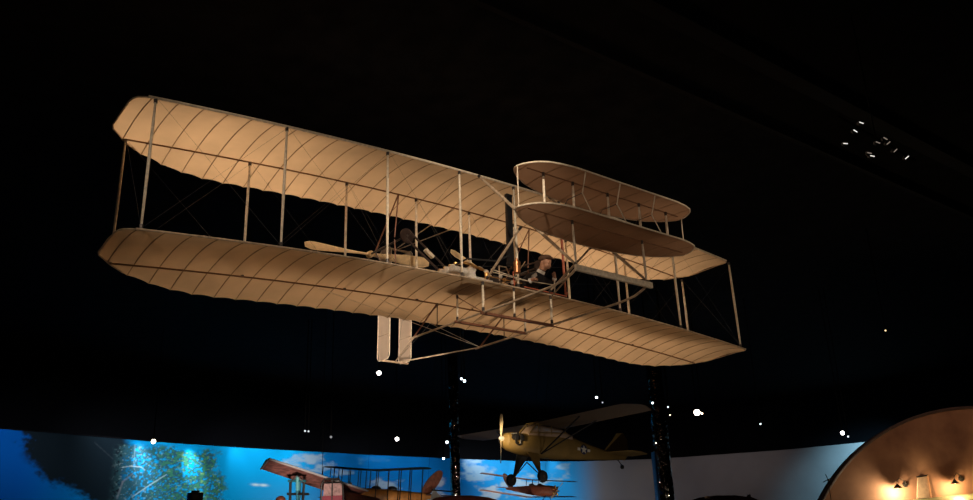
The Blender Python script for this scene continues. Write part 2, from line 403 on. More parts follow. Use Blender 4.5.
# ---------------------------------------------------------------- the pilot figure lying on the lower wing
def skin_mesh(chains, sub=1):
    me = bpy.data.meshes.new('figure'); vs = []; es = []; rs = []
    for ch in chains:
        prev = None
        for node in ch:
            if isinstance(node, int): idx = node
            else:
                idx = len(vs); vs.append(node[0]); rs.append(node[1])
            if prev is not None: es.append((prev, idx))
            prev = idx
    me.from_pydata([tuple(v) for v in vs], es, []); ob = bpy.data.objects.new('figure', me); COL.objects.link(ob)
    md = ob.modifiers.new('s', 'SKIN')
    for i, r in enumerate(rs):
        rr = r if isinstance(r, tuple) else (r, r)
        me.skin_vertices[0].data[i].radius = rr
    me.skin_vertices[0].data[0].use_root = True
    ss = ob.modifiers.new('u', 'SUBSURF'); ss.levels = sub; ss.render_levels = sub
    dg = bpy.context.evaluated_depsgraph_get(); dg.update()
    out = bpy.data.meshes.new_from_object(ob.evaluated_get(dg)); bpy.data.objects.remove(ob)
    return out
SKIN = mat('skin', (.46, .23, .14), .55, noise=.05); SUIT = mat('dark_wool_suit', (.022, .02, .024), .85)
SHIRT = mat('white_shirt', (.85, .80, .74), .7, noise=.03); CAPM = mat('brown_cap', (.10, .05, .03), .8); BOOT = mat('leather_shoe', (.03, .015, .01), .4)
pil = thing('person', 'pilot figure in dark suit and cap lying prone on the lower wing, hands on levers', 'person', FW((-.8, .58, .16)), (BANK, 0, 0))
def P(x, y, z): return (x+.8, y-.58, z-.16)
py = .58
ch = [[(P(-.80, py, .19), (.15, .12))], ]
body = [
 [(P(-.80, py, .19), (.15, .115)), (P(-.60, py, .21), (.145, .11)), (P(-.38, py, .25), (.17, .12)), (P(-.20, py, .30), (.17, .11)), (P(-.09, py+.01, .37), (.07, .07)), (P(-.04, py+.02, .43), (.055, .055)), (P(0.02, py+.04, .50), (.085, .10)), (P(.02, py+.045, .56), (.08, .095))],
 [3, (P(-.16, py-.20, .29), .062), (P(-.02, py-.30, .17), .05), (P(.03, py-.345, .14), .038), (P(.09, py-.34, .155), .030), (P(.13, py-.335, .16), (.036, .022))],
 [3, (P(-.16, py+.20, .30), .062), (P(-.03, py+.27, .20), .05), (P(.0, py+.255, .27), .038), (P(.035, py+.245, .30), .030), (P(.05, py+.235, .335), (.032, .026))],
 [0, (P(-.92, py-.11, .17), .10), (P(-1.25, py-.13, .10), .068), (P(-1.58, py-.13, .10), .045), (P(-1.66, py-.13, .04), .04), (P(-1.64, py-.13, -.03), .034)],
 [0, (P(-.92, py+.11, .17), .10), (P(-1.25, py+.13, .10), .068), (P(-1.58, py+.13, .10), .045), (P(-1.66, py+.13, .04), .04), (P(-1.64, py+.13, -.03), .034)],
]
# indices of palms: chain 2 ends at 12, chain 3 ends at 17
cnt = len(body[0]); rp = cnt+4; lp = rp+5
for base, sgn, c in ((rp, 1, (.13, -.335, .16)), (lp, -1, (.05, .235, .335))):
    for k in range(4):
        o = (k-1.5)*.019; L = (.030, .036, .033, .025)[k]
        if sgn > 0: f = [(c[0]+.045, c[1]+o, c[2]+.0), (c[0]+.045+L, c[1]+o, c[2]-.018), (c[0]+.035+L, c[1]+o, c[2]-.045)]
        else: f = [(c[0]+.035, c[1]-.03, c[2]+.0-o), (c[0]+.040+L*.3, c[1]-.03-L, c[2]-o), (c[0]+.005, c[1]-.045-L, c[2]-o)]
        body.append([base]+[(P(a, py+b_, z), r) for (a, b_, z), r in zip(f, (.0095, .0088, .0080))])
    th = [(c[0]+.0, c[1]+.032*sgn, c[2]+.005), (c[0]+.03, c[1]+.045*sgn, c[2]-.005), (c[0]+.05, c[1]+.038*sgn, c[2]-.015)] if sgn > 0 else [(c[0]+.02, c[1]-.01, c[2]+.035), (c[0]+.035, c[1]-.035, c[2]+.05), (c[0]+.02, c[1]-.06, c[2]+.048)]
    body.append([base]+[(P(a, py+b_, z), r) for (a, b_, z), r in zip(th, (.013, .011, .009))])
me = skin_mesh(body, 1)
# head: skull, jaw, nose, ears, brow merged into the same mesh
bm = bmesh.new(); bm.from_mesh(me)
hc = V(P(.04, py+.045, .54))
def lump(c, r, sc):
    q = bmesh.ops.create_icosphere(bm, subdivisions=3, radius=r)
    for v in q['verts']: v.co = V((v.co.x*sc[0], v.co.y*sc[1], v.co.z*sc[2]))+hc+V(c)
lump((0, 0, .02), .105, (1, .80, 1.08)); lump((.035, 0, -.055), .07, (.95, .85, .95))
lump((.108, 0, -.005), .016, (1.2, .8, 1.7)); lump((.085, 0, -.052), .022, (.8, 1.3, .35))
for s in (-1, 1): lump((-.01, s*.086, -.005), .026, (.7, .4, 1.2)); lump((.088, s*.032, .022), .013, (.8, 1.2, .8))
bm.to_mesh(me); bm.free()
for m_ in (SUIT, SKIN, BOOT): me.materials.append(m_)
hand = [V(P(.13, py-.335, .16)), V(P(.05, py+.235, .335))]
for p_ in me.polygons:
    c = p_.center; p_.use_smooth = True
    if (c-hc).length < .155 or c.z > P(0, 0, .42)[2] and c.x > P(-.08, 0, 0)[0]: p_.material_index = 1
    elif any((c-h).length < .095 for h in hand): p_.material_index = 1
    elif c.x < P(-1.60, 0, 0)[0]: p_.material_index = 2
bd = bpy.data.objects.new('body', me); COL.objects.link(bd); bd.parent = pil
b = MB(); b.ball(hc+V((-.015, 0, .075)), .125, sc=(1.05, .95, .55), n=18); b.box(hc+V((.10, 0, .055)), (.10, .16, .014), rot=Euler((0, .25, 0)))
b.build('flat_cap', CAPM, pil)
b = MB(); b.tube([P(-.075, py+.01, .375), P(-.045, py+.02, .42)], [.078, .070], 16); b.build('shirt_collar', SHIRT, pil)
MB().tube([P(.045, py-.345, .143), P(.085, py-.34, .155)], [.046, .040], 14).build('shirt_cuff', SHIRT, pil)
MB().tube([P(.015, py+.25, .283), P(.035, py+.245, .305)], [.042, .036], 14).build('shirt_cuff', SHIRT, pil)
MB().prism([V(P(-.10, py-.20, .22)), V(P(-.04, py-.12, .30)), V(P(-.0, py-.17, .33)), V(P(-.02, py-.24, .28))], (.03, 0, -.01)).build('shirt_front', SHIRT, pil)

exec_after = []
# ================================================================ THE HALL
CEIL = 9.6
def struct(o, **k): tag(o, kind='structure', **k); return o
b = MB(); b.box((-12, 15, -.05), (90, 90, .1), bev=0); struct(b.build('floor', mat('dark_carpet', (.10, .075, .06), .9, noise=.3, scale=3), smooth=False))
b = MB(); b.box((-12, 15, CEIL+.1), (90, 90, .2), bev=0); struct(b.build('ceiling', mat('black_ceiling', (.0065, .0065, .0075), .9, noise=.3, scale=2, spec=.05), smooth=False))
BEAM = mat('beam_paint', (.005, .004, .004), .8, spec=.1)
for x, w_ in ((2.8, .34), (1.3, .12)):
    b = MB(); b.box((x, 5, CEIL-.18), (w_, 60, .06)); b.box((x, 5, CEIL-.10), (.06, 60, .2)); struct(b.build('beam_1' if x > 2 else 'beam_2', BEAM, smooth=False))
# curved mural wall ------------------------------------------------
CP = [(-60, (-27.9, -6.2)), (0, (-28.23, -2.98)), (60, (-29.17, -.59)), (160, (-31.6, 4.35)), (260, (-33.46, 10.11)), (380, (-35.6, 18.3)), (455, (-37.09, 25.94)), (520, (-37.87, 32.47)), (573, (-37.42, 37.45)), (640, (-34.56, 41.9)), (676, (-32.37, 43.55)), (788, (-24.5, 46.43)), (869, (-18.43, 46.42)), (960, (-11.8, 44.53)), (1050, (-5, 41))]
ca = np.array([c[0] for c in CP], float); cx = np.array([c[1][0] for c in CP]); cy = np.array([c[1][1] for c in CP])
def wallpt(a):
    # smooth polyline: average of shifted interpolations
    o = np.linspace(-14, 14, 9); a = np.asarray(a, float)[:, None]+o[None, :]
    return np.interp(a, ca, cx).mean(1), np.interp(a, ca, cy).mean(1)
TOPZ = 5.8
def vnoise(x, y, seed):
    xi = np.floor(x).astype(int); yi = np.floor(y).astype(int); fx = x-xi; fy = y-yi
    h = lambda i, j: np.modf(np.abs(np.sin(i*127.1+j*311.7+seed*74.7)*43758.5453))[0]
    fx = fx*fx*(3-2*fx); fy = fy*fy*(3-2*fy)
    return (h(xi, yi)*(1-fx)+h(xi+1, yi)*fx)*(1-fy)+(h(xi, yi+1)*(1-fx)+h(xi+1, yi+1)*fx)*fy
def fbm(x, y, seed, o=4):
    s = 0; a = .5; t = 0
    for k in range(o): s = s+a*vnoise(x*2**k, y*2**k, seed+k); t += a; a *= .5
    return s/t
def sm(x, a, b): t = np.clip((x-a)/(b-a), 0, 1); return t*t*(3-2*t)
def paint(A, W):
    """the painted sky mural: A runs along the wall, W down from its top edge"""
    def mix(c, col, k): return c*(1-k[..., None])+np.array(col)*k[..., None]
    c = np.zeros(A.shape+(3,))
    deep = np.array((.0, .075, .34)); cyan = np.array((.0, .42, .86)); blue = np.array((.0, .17, .52))
    k1 = sm(A, 20, 200)*(1-sm(A, 285, 370)); c[:] = deep
    c = c*(1-k1[..., None])+cyan*k1[..., None]
    k2 = sm(A, 300, 360); c = c*(1-k2[..., None])+blue*k2[..., None]
    k3 = sm(A, 462, 500)*1.; c = mix(c, (.02, .36, .80), k3)
    c = mix(c, (.10, .42, .80), .45*sm(W, 20, 60)*sm(A, 230, 300))
    # clouds
    def cloud(cx_, cy_, rx, ry, th, seed, col=(.55, .72, .86), amt=.9):
        nonlocal c
        d = ((A-cx_)/rx)**2+((W-cy_)/ry)**2
        n = fbm(A/9, W/5, seed, 4)
        k = sm(n+.55*(1-d), th+.06, th+.46)*(d < 2.4); c = mix(c, tuple(q*.72 for q in col), amt*k)
    cloud(312, 12, 42, 14, .70, 3); cloud(340, 20, 30, 8, .72, 4, amt=.7); cloud(375, 6, 26, 9, .8, 5, (.10, .40, .75), .7)
    cloud(436, 34, 18, 20, .62, 6, (.75, .80, .88)); cloud(395, 32, 26, 12, .70, 7, (.55, .70, .85))
    cloud(474, 12, 22, 22, .66, 8, (.42, .66, .86)); cloud(520, 26, 34, 16, .62, 9, (.60, .80, .92)); cloud(563, 12, 18, 14, .70, 10, (.5, .75, .9), .8)
    cloud(487, 34, 14, 12, .60, 11, (.8, .9, .95))
    # small white gull shape
    for gx, gy in ((259, 37.5), (267, 37.5)):
        k = np.exp(-(((A-gx)/4.2)**2+((W-gy)/1.3)**2)*1.2); c = mix(c, (.75, .95, .98), np.clip(k*1.1, 0, 1))
    # big shade tree, dark crown left, lit leaves right
    n = fbm(A/16, W/10, 21, 5); edge = n*22+18*fbm(A/4, W/3, 29, 3)
    low = 22+26*sm(A, 20, 60)*(1)+20*sm(A, 60, 110)
    kd = sm(A+edge, 38, 52)*(1-sm(W+edge*.7-8, low+2, low+16)*(1-sm(A, 92, 118)))
    kd = kd*(1-.75*sm(A-edge*.3, 112, 128)); c = mix(c, (.006, .010, .012), np.clip(kd, 0, 1)*.99)
    leaf = fbm(A/2.4, W/2.0, 33, 3); big = fbm(A/14, W/12, 41, 3)
    reach = 214+14*(fbm(A/10, W/7, 55, 3)-.5)*2+6*sm(W, 10, 40)
    kl = sm(A, 108, 128)*(1-sm(A, reach-6, reach+6))
    topc = sm(W+18*(big-.5)-sm(A, 175, 222)*4+3, 4+12*sm(A, 180, 150), 12+12*sm(A, 180, 150)) if False else sm(W+14*(big-.5), 3, 9)
    kl = kl*topc
    c = mix(c, (.025, .075, .085), kl*sm(leaf+.25*big, .42, .60)*.92)
    c = mix(c, (.04, .20, .11), kl*sm(leaf, .50, .64)*sm(A, 140, 175)*.9)
    leaf2 = fbm(A/2.0, W/1.7, 77, 2)
    c = mix(c, (.17, .34, .13), kl*sm(leaf2, .64, .80)*sm(A, 150, 190)*.75)
    c = mix(c, (.45, .60, .60), kl*sm(leaf2, .66, .80)*(1-sm(A, 150, 180))*.25)
    # bare branches
    def branch(pts, wd, col, amt=.8):
        nonlocal c
        for (a0, w0), (a1, w1) in zip(pts, pts[1:]):
            d0 = a1-a0; e0 = w1-w0; t = np.clip(((A-a0)*d0+(W-w0)*e0)/(d0*d0+e0*e0), 0, 1)
            d = np.hypot(A-a0-t*d0, W-w0-t*e0); c = mix(c, col, amt*(1-sm(d, wd*.5, wd*1.2)))
    branch([(135, 60), (150, 48), (163, 38), (168, 34)], .7, (.30, .45, .48), .7); branch([(122, 30), (130, 28), (142, 28), (146, 31)], .6, (.35, .42, .42), .6)
    branch([(133, 5), (134, 28)], .5, (.16, .22, .26), .5); branch([(92, 6), (112, 22)], .4, (.04, .05, .06), .6); branch([(120, 62), (124, 45), (133, 36)], 1.2, (.16, .16, .18), .5)
    # fades into the plain painted part of the wall
    c = mix(c, (.17, .155, .16), sm(A, 565, 605))
    return np.clip(c, 0, 1)
aa = np.arange(-60, 660.1, .75); zz = np.concatenate([[0, 1.2, 2.0], np.linspace(2.2, TOPZ, 118)])
X, Y = wallpt(aa); A, Z = np.meshgrid(aa, zz, indexing='ij')
sc = np.interp(aa, [-60, 0, 160, 260, 380, 455, 573, 676], [28, 26.7, 23, 19.9, 17.3, 15.6, 13.9, 13.9])[:, None]
Wd = (TOPZ-Z)*sc; colr = paint(A, Wd)
na, nz = A.shape
verts = np.stack([np.repeat(X[:, None], nz, 1), np.repeat(Y[:, None], nz, 1), Z], -1).reshape(-1, 3)
ii = (np.arange(na-1)[:, None]*nz+np.arange(nz-1)[None, :]).reshape(-1)
faces = np.stack([ii, ii+nz, ii+nz+1, ii+1], 1)
me = bpy.data.meshes.new('wall_back'); me.from_pydata(verts.tolist(), [], faces.tolist()); me.update()
at_ = me.color_attributes.new('mural', 'FLOAT_COLOR', 'POINT'); at_.data.foreach_set('color', np.concatenate([colr, np.ones(colr.shape[:2]+(1,))], -1).reshape(-1).astype(np.float32))
me.polygons.foreach_set('use_smooth', [True]*len(faces))
mm, nt, bs = newmat('mural_paint'); an = nt.nodes.new('ShaderNodeVertexColor'); an.layer_name = 'mural'; nt.links.new(an.outputs[0], bs.inputs['Base Color']); bs.inputs['Roughness'].default_value = .9; bs.inputs['Specular IOR Level'].default_value = .05
me.materials.append(mm)
o = bpy.data.objects.new('wall_back', me); COL.objects.link(o); struct(o)
def wall_strip(name, a0, a1, z0, z1, m, thick=.25, shift=0.):
    a = np.linspace(a0, a1, 60); x, y = wallpt(a); b = MB(); ctr = V((CAM.x, CAM.y, 0)); vs = []
    for q, p in zip(x, y):
        p = V((q, p, 0)); d = (p-ctr).normalized(); f_ = p+d*shift; bk = f_+d*thick
        vs += [(f_.x, f_.y, z0), (f_.x, f_.y, z1), (bk.x, bk.y, z1), (bk.x, bk.y, z0)]
    n = len(a); fs = [(i*4+j, i*4+(j+1) % 4, i*4+4+(j+1) % 4, i*4+4+j) for i in range(n-1) for j in range(4)]+[(3, 2, 1, 0), (n*4-4, n*4-3, n*4-2, n*4-1)]
    b.add(vs, fs); return struct(b.build(name, m))
wall_strip('wall_backing', -60, 660, 0, TOPZ-.01, mat('wall_core', (.05, .05, .05)), .25, .03)
wall_strip('wall_right', 660, 1050, 0, TOPZ, mat('grey_wall', (.17, .155, .16), .9, spec=.1, noise=.05, scale=.6), .25, 0)
wall_strip('wall_upper', -60, 1050, TOPZ-.3, CEIL+.05, mat('black_wall', (.004, .004, .0052), .9, spec=.03), .25, 3.5)
wall_strip('trim_1', -60, 1050, TOPZ, TOPZ+.05, mat('wall_cap', (.003, .003, .004), .9, spec=.03), 3.6, -.02)
# rest of the shell, behind and beside the viewer
for nm, c, d in (('wall_left', (-8, -22, CEIL/2), (60, .3, CEIL)), ('wall_front', (26, 10, CEIL/2), (.3, 80, CEIL))):
    struct(MB().box(c, d, bev=0).build(nm, mat('dark_wall_'+nm, (.02, .02, .024), .85), smooth=False))

# shiny columns ----------------------------------------------------
def shiny(name):
    m, nt, bs = newmat(name); bs.inputs['Base Color'].default_value = (.14, .12, .11, 1); bs.inputs['Metallic'].default_value = 1; bs.inputs['Roughness'].default_value = .07
    tc = nt.nodes.new('ShaderNodeTexCoord'); n = nt.nodes.new('ShaderNodeTexNoise'); n.inputs['Scale'].default_value = 2.0; n.inputs['Detail'].default_value = 3; bp = nt.nodes.new('ShaderNodeBump'); bp.inputs['Strength'].default_value = .9; bp.inputs['Distance'].default_value = .22
    nt.links.new(tc.outputs['Object'], n.inputs[0]); nt.links.new(n.outputs['Fac'], bp.inputs['Height']); nt.links.new(bp.outputs[0], bs.inputs['Normal']); return m
SH = shiny('crinkled_foil_black')
def column(px0, px1, py, D, nm):
    p = at((px0+px1)/2, py, D); r = (px1-px0)/FPX*D/2
    b = MB(); rings = []
    for k in range(60):
        z = CEIL*k/59; ring = []
        for j in range(28):
            q = 2*math.pi*j/28; rr = r*(1+.035*math.sin(5*q+z*2.1)+.025*math.sin(9*q-z*3.3)); ring.append((p.x+rr*math.cos(q), p.y+rr*math.sin(q), z))
        rings.append(ring)
    b.loft(rings); return struct(b.build(nm, SH)), p, r
c1, cp1, cr1 = column(450.3, 460.3, 480, 40, 'column_1'); c2, cp2, cr2 = column(656.5, 672.5, 480, 34, 'column_2')
struct(MB().box((cp2.x-.2, cp2.y-.32, 4.1/2), (.12, .12, 4.1)).build('trim_2', mat('blue_edge', (.02, .12, .35), .4)))  # blue strip along the column's left edge

# lamps --------------------------------------------------------------
HOUS = mat('lamp_housing', (.004, .004, .004), .8, spec=.1)
def spot_fixture(px, py, D, size, strength, col, label, aim=None):
    p = at(px, py, D); d = ((aim or CAM)-p).normalized()
    t = thing('spotlight', label, 'spotlight', p)
    b = MB(); b.lathe([(-size*2.6, size*.5), (-size*2.4, size*.85), (-.02, size*1.0), (0.02, size*1.12), (.02, size*1.0), (-.01, size*.95)], (0, 0, 0), d, 14); b.build('housing', HOUS, t)
    MB().lathe([(-.012, size*.1), (-.01, size*.9), (.0, size*.9), (.006, size*.4)], (0, 0, 0), d, 14).build('lens', emit('lamp_glow', col, strength), t)
    top = CEIL-p.z
    MB().tube([-d*size*1.4+V((0, 0, size*.8)), V((-d.x*size*1.4, -d.y*size*1.4, top))], .018, 6).build('stem', HOUS, t)
    return t
WW = (1, .78, .55); CW = (.85, .93, 1)
SP = [(379, 373, 26, .075, 14, (1, .88, .75), 'bright white spotlight under the ceiling just below the twin rudders'),
 (461.5, 378.8, 27, .04, 7, CW, 'upper left one of the close pair of small spotlights right of the rudders'), (464.5, 381, 27, .045, 10, CW, 'lower right one of the close pair of small spotlights right of the rudders'),
 (397, 439, 33, .085, 10, (1, .93, .85), 'oval bright spotlight above the blue mural, left of the far shiny column'),
 (447, 442.3, 34, .06, 6, CW, 'spotlight just above the mural edge at the far shiny column'), (443.5, 458.6, 34, .055, 5, CW, 'low white spotlight on the mural edge touching the far shiny column'),
 (153.5, 441.5, 32, .09, 14, (1, .80, .55), 'warm spotlight at the top of the mural above the painted tree'),
 (697, 412.5, 29, .11, 22, (1, .88, .72), 'brightest round spotlight, right of the near shiny column'), (702, 413.5, 29.4, .04, 7, (1, .7, .4), 'tiny amber lamp touching the brightest round spotlight'),
 (842.5, 433, 30, .075, 12, (1, .9, .8), 'white spotlight left of the brown arched hangar front'), (848, 436.5, 30, .03, 3, CW, 'faint tiny lamp beside the white spotlight left of the arched front'),
 (760.5, 424, 31, .035, 3, CW, 'tiny pale lamp midway between the near shiny column and the arched front'), (885.5, 330.5, 24, .025, 2, (1, .7, .3), 'tiny amber lamp high on the right in the dark'),
 (305, 431, 32, .04, 1.0, CW, 'left half of a faint pair of lamps above the clouds on the mural'), (308.5, 431.3, 32, .04, .8, CW, 'right half of a faint pair of lamps above the clouds on the mural'),
 (596.5, 397.5, 27, .04, 6, CW, 'small white spotlight above the wing of the olive high-wing plane'), (602.5, 402.5, 27, .025, .8, CW, 'faint lamp beside the small white spotlight above the high-wing plane'), (652.5, 403, 29, .04, 4, CW, 'small spotlight left of the top of the near shiny column'),
 (668, 407, 28.5, .03, 2.0, CW, 'topmost small lamp by the near shiny column'), (670, 415, 28.5, .03, 2.0, WW, 'second small lamp down beside the near shiny column'), (656, 443, 30, .03, 3, WW, 'small lamp low at the left side of the near shiny column'),
 (719.5, 43, 15, .012, .5, CW, 'lone tiny lamp near the ceiling at top right'), (331, 437, 31, .05, .25, CW, 'very dim round lamp above the mural clouds')]
for a_ in SP: spot_fixture(*a_)
# cluster of half-lit fittings high at right
cl = [(861.5, 122.8, 20, 1), (855.5, 131, 32, 1), (845.5, 143.5, 5, 1), (872.5, 156, 10, 1), (869.5, 153, 10, 0), (888.5, 143, -40, 0), (878, 142.5, 20, 0), (895.5, 150.5, -45, 0), (907, 157.5, -40, 1), (885.5, 138.5, 30, 0)]
GL = emit('lamp_sliver', (1, .95, .88), .9); GLD = emit('lamp_sliver_dim', (1, .8, .65), .2)
trk = thing('track_light_rig', 'dark cluster of small track lamps showing bright slivers, high on the right', 'light fitting', at(876, 140, 13.5))
base = at(876, 140, 13.5)
MB().tube([at(838, 116, 13.6)-base, at(915, 160, 13.6)-base], .018, 6).build('track_rail', HOUS, trk)
MB().tube([V((0, 0, 0)), V((0, 0, CEIL-base.z))], .012, 6).build('stem', HOUS, trk)
for (px, py_, an_, br) in cl:
    p = at(px, py_, 13.4)-base; q = math.radians(an_); d = R_*math.cos(q)-U_*math.sin(q); L = .035
    h = MB().tube([p+F*.10, p+F*.01], [.035, .045], 12).build('lamp_head', HOUS, trk)
    MB().tube([p-d*L, p+d*L], .008, 8).build('lamp_lens', GL if br else GLD, h)
vn = at(519, 41, 14.8); t = thing('ceiling_speaker', 'faint dark square loudspeaker on the ceiling above the biplane', 'speaker', vn)
b = MB(); b.box((0, 0, 0), (.42, .42, .05)); b.build('grille', mat('speaker_grille', (.06, .055, .05), .6), t, smooth=False)
MB().tube([(0, 0, .02), (0, 0, CEIL-vn.z)], .03, 8).build('mount', HOUS, t)

# ================================================================ high-wing light plane
OLV = mat('olive_drab_fabric', (.21, .135, .042), .5, noise=.08, scale=2); OLVD = mat('olive_shaded', (.055, .036, .022), .55, noise=.08)  # second, darker olive puts the wing's shade into its colour
GLS, nt, bs = newmat('cabin_glazing'); bs.inputs['Base Color'].default_value = (.42, .30, .22, 1); bs.inputs['Roughness'].default_value = .18; bs.inputs['Transmission Weight'].default_value = .3; bs.inputs['IOR'].default_value = 1.1
WHT = mat('white_marking', (.60, .56, .48), .5, noise=.03); NAVY = mat('navy_marking', (.02, .03, .09), .5)
CREAM = mat('maple_propeller', (.85, .66, .42), .4)
cub = thing('high_wing_airplane', 'olive and tan high-wing light plane with star marking hanging above the blue mural', 'airplane', (-15.168, 12.045, 4.644), (.015, -.101, -1.576))
def ring(x, w_, zt, zb, zm, n=18, p=2.6):
    o = []
    for j in range(n):
        q = 2*math.pi*j/n; c, s_ = math.cos(q), math.sin(q)
        y = w_*math.copysign(abs(c)**(2/p), c); z = zm+((zt-zm) if s_ > 0 else (zm-zb))*math.copysign(abs(s_)**(2/p), s_)
        o.append((x, y, z))
    return o
b = MB(); b.loft([ring(-.06, .12, .10, -.16, -.02, p=2), ring(-.16, .30, .22, -.32, -.02), ring(-.40, .37, .28, -.42, -.05), ring(-.9, .39, .32, -.50, -.08), ring(-1.35, .39, .36, -.52, -.08), ring(-2.2, .39, .44, -.50, -.06), ring(-2.9, .36, .62, -.46, 0), ring(-3.4, .30, .60, -.40, .04), ring(-4.6, .19, .38, -.28, .06), ring(-5.8, .09, .22, -.14, .05), ring(-6.6, .03, .14, -.04, .05)])
b.build('fuselage', OLV, cub)
b = MB(); b.loft([ring(-1.10, .34, .34, .22, .28), ring(-1.35, .36, .62, .22, .4), ring(-1.55, .37, .76, .24, .5), ring(-2.9, .36, .77, .3, .5), ring(-3.5, .27, .60, .3, .45)]); gl = b.build('cabin_glass', GLS, cub)
for s in (-1, 1):
    for x0, z0_, x1, z1_ in ((-1.12, .33, -1.50, .76), (-1.55, .32, -1.55, .76), (-2.25, .40, -2.25, .76), (-3.0, .55, -3.0, .76)):
        MB().tube([(x0, s*.37, z0_), (x1, s*.37, z1_)], .022, 6).build('window_frame', OLV, gl)
    MB().tube([(-1.12, s*.375, .33), (-3.1, s*.36, .56)], .02, 6).build('window_frame', OLV, gl)
def airfoil_wing(name, x0, chord, y0, y1, z0, dih, m, parent, tipr=.5, th=.10):
    b = MB(); rings = []; n = 16
    for k in range(15):
        t = k/14; y = y0+(y1-y0)*t; d = abs(y1-y); e = math.sqrt(max(0, 1-max(0, 1-d/tipr)**2))*.85+.15 if d < tipr else 1
        c = chord*e; xm = x0-chord*.42; zc = z0+dih*abs(y-y0); rg = []
        for j in range(n):
            q = 2*math.pi*j/n; u = .5+.5*math.cos(q); zt = th*chord*e*(math.sin(math.pi*u**.6))*(.9 if math.sin(q) > 0 else -.15)
            rg.append((xm+c*(.42-(1-u)), y, zc+zt))
        rings.append(rg)
    b.loft(rings); return b.build(name, m, parent)
airfoil_wing('wing', -1.42, 1.60, .20, 5.35, .76, .02, OLVD, cub); airfoil_wing('wing', -1.42, 1.60, -.20, -5.35, .76, .02, OLVD, cub)
MB().box((-2.15, 0, .79), (1.3, .7, .08)).build('wing_centre', OLV, cub)
for s in (-1, 1):
    MB().tube([(-1.7, s*.38, -.42), (-1.75, s*2.5, .78)], .03, 6).build('wing_brace', BLACKP, cub)
    MB().tube([(-1.7, s*.38, -.42), (-2.75, s*2.4, .78)], .026, 6).build('wing_brace', BLACKP, cub)
    b = MB(); b.prism([(-1.05, s*.34, -.42), (-1.65, s*.34, -.44), (-1.30, s*.86, -1.33)], (.0, -s*.05, 0)); b.build('gear_leg', (BLACKP if s < 0 else OLV), cub, smooth=False)
    MB().tube([(-1.3, 0, -.75), (-1.3, s*.84, -1.33)], .022, 6).build('gear_strut', OLV, cub)
    wl_ = MB().lathe([(-.09, .06), (-.085, .15), (-.06, .215), (0, .235), (.06, .215), (.085, .15), (.09, .06)], (-1.3, s*.93, -1.36), (0, 1, 0), 22).build('wheel', RUB, cub)
    MB().lathe([(-.10, .02), (-.10, .06), (.10, .06), (.10, .02)], (-1.3, s*.93, -1.36), (0, 1, 0), 14).build('hub_cap', OLVD, wl_)
    MB().prism([(-5.55, 0, .12), (-5.75, s*.9, .12), (-5.95, s*1.28, .12), (-6.4, s*1.36, .12), (-6.95, s*1.2, .12), (-7.0, s*.3, .12), (-6.7, 0, .12)], (0, 0, .035)).build('tailplane', OLV, cub, smooth=False)
    tl = []
b = MB(); b.prism([(-5.6, -.015, .25), (-6.1, -.015, .75), (-6.35, -.015, 1.05), (-6.75, -.015, 1.12), (-7.02, -.015, .85), (-7.08, -.015, .2), (-6.8, -.015, -.05), (-6.5, -.015, 0)], (0, .03, 0)); b.build('tail_fin', OLV, cub, smooth=False)
tw = MB().tube([(-6.35, 0, -.02), (-6.65, 0, -.26)], .02, 6).build('tail_spring', BLACKP, cub)
MB().lathe([(-.03, .03), (-.03, .09), (.03, .09), (.03, .03)], (-6.67, 0, -.33), (0, 1, 0), 16).build('tail_wheel', RUB, cub)
b = prop_mb(.94, .13); pr = b.build('propeller', CREAM, cub); pr.rotation_euler = (math.pi/2+.02, 0, 0); pr.location = (.02, 0, 0)
MB().lathe([(-.06, .10), (.05, .09), (.12, .04), (.14, .01)], (0, 0, 0), (1, 0, 0), 14).build('spinner', ALU, cub)
for s in (-1, 1):
    for k in range(2):
        b = MB(); x = -.34-k*.27
        for q in range(5): b.lathe([(.02+q*.045, .07), (.025+q*.045, .105), (.045+q*.045, .105), (.05+q*.045, .07)], (x, s*.28, .05), (0, s, .0), 12)
        b.box((x, s*.52, .05), (.17, .05, .20)); b.build('engine_cylinder', BLACKP, cub)
    MB().tube([(-.34, s*.44, -.02), (-.34, s*.46, -.16), (-.45, s*.44, -.22), (-.60, s*.42, -.20), (-.61, s*.44, -.03)], .032, 8).build('exhaust_pipe', BLACKP, cub)
    MB().tube([(-.20, s*.33, .16), (-.34, s*.50, .20), (-.61, s*.50, .16)], .02, 8).build('ignition_lead', BLACKP, cub)
# star-and-bar marking on both sides
def disc(c, r, n=24, y=0): return [(c[0]+r*math.cos(2*math.pi*i/n), y, c[1]+r*math.sin(2*math.pi*i/n)) for i in range(n)]
for s in (-1, 1):
    cx_, cz_ = -4.15, .06; yy = s*.245
    mk = MB().prism(disc((cx_, cz_), .19, 24, yy), (0, s*.012, 0)).build('roundel', NAVY, cub, smooth=False)
    st = []
    for k in range(10):
        a_ = math.pi/2+k*math.pi/5; r = .185 if k % 2 == 0 else .075; st.append((cx_+r*math.cos(a_), yy+s*.014, cz_+r*math.sin(a_)))
    MB().prism(st, (0, s*.008, 0)).build('star', WHT, mk, smooth=False)
    for q in (-1, 1):
        MB().prism([(cx_+q*.21, yy+s*.0, cz_+.05), (cx_+q*.36, yy, cz_+.05), (cx_+q*.36, yy, cz_-.06), (cx_+q*.21, yy, cz_-.06)], (0, s*.02, 0)).build('bar', WHT, mk, smooth=False)
for x, y in ((-1.9, .3), (-1.9, -.3), (-6, 0)):
    MB().tube([(x, y, .8 if x > -3 else .2), (x-.49, y, 5.6)], .006, 4).build('hanging_cable', HOUS, cub)

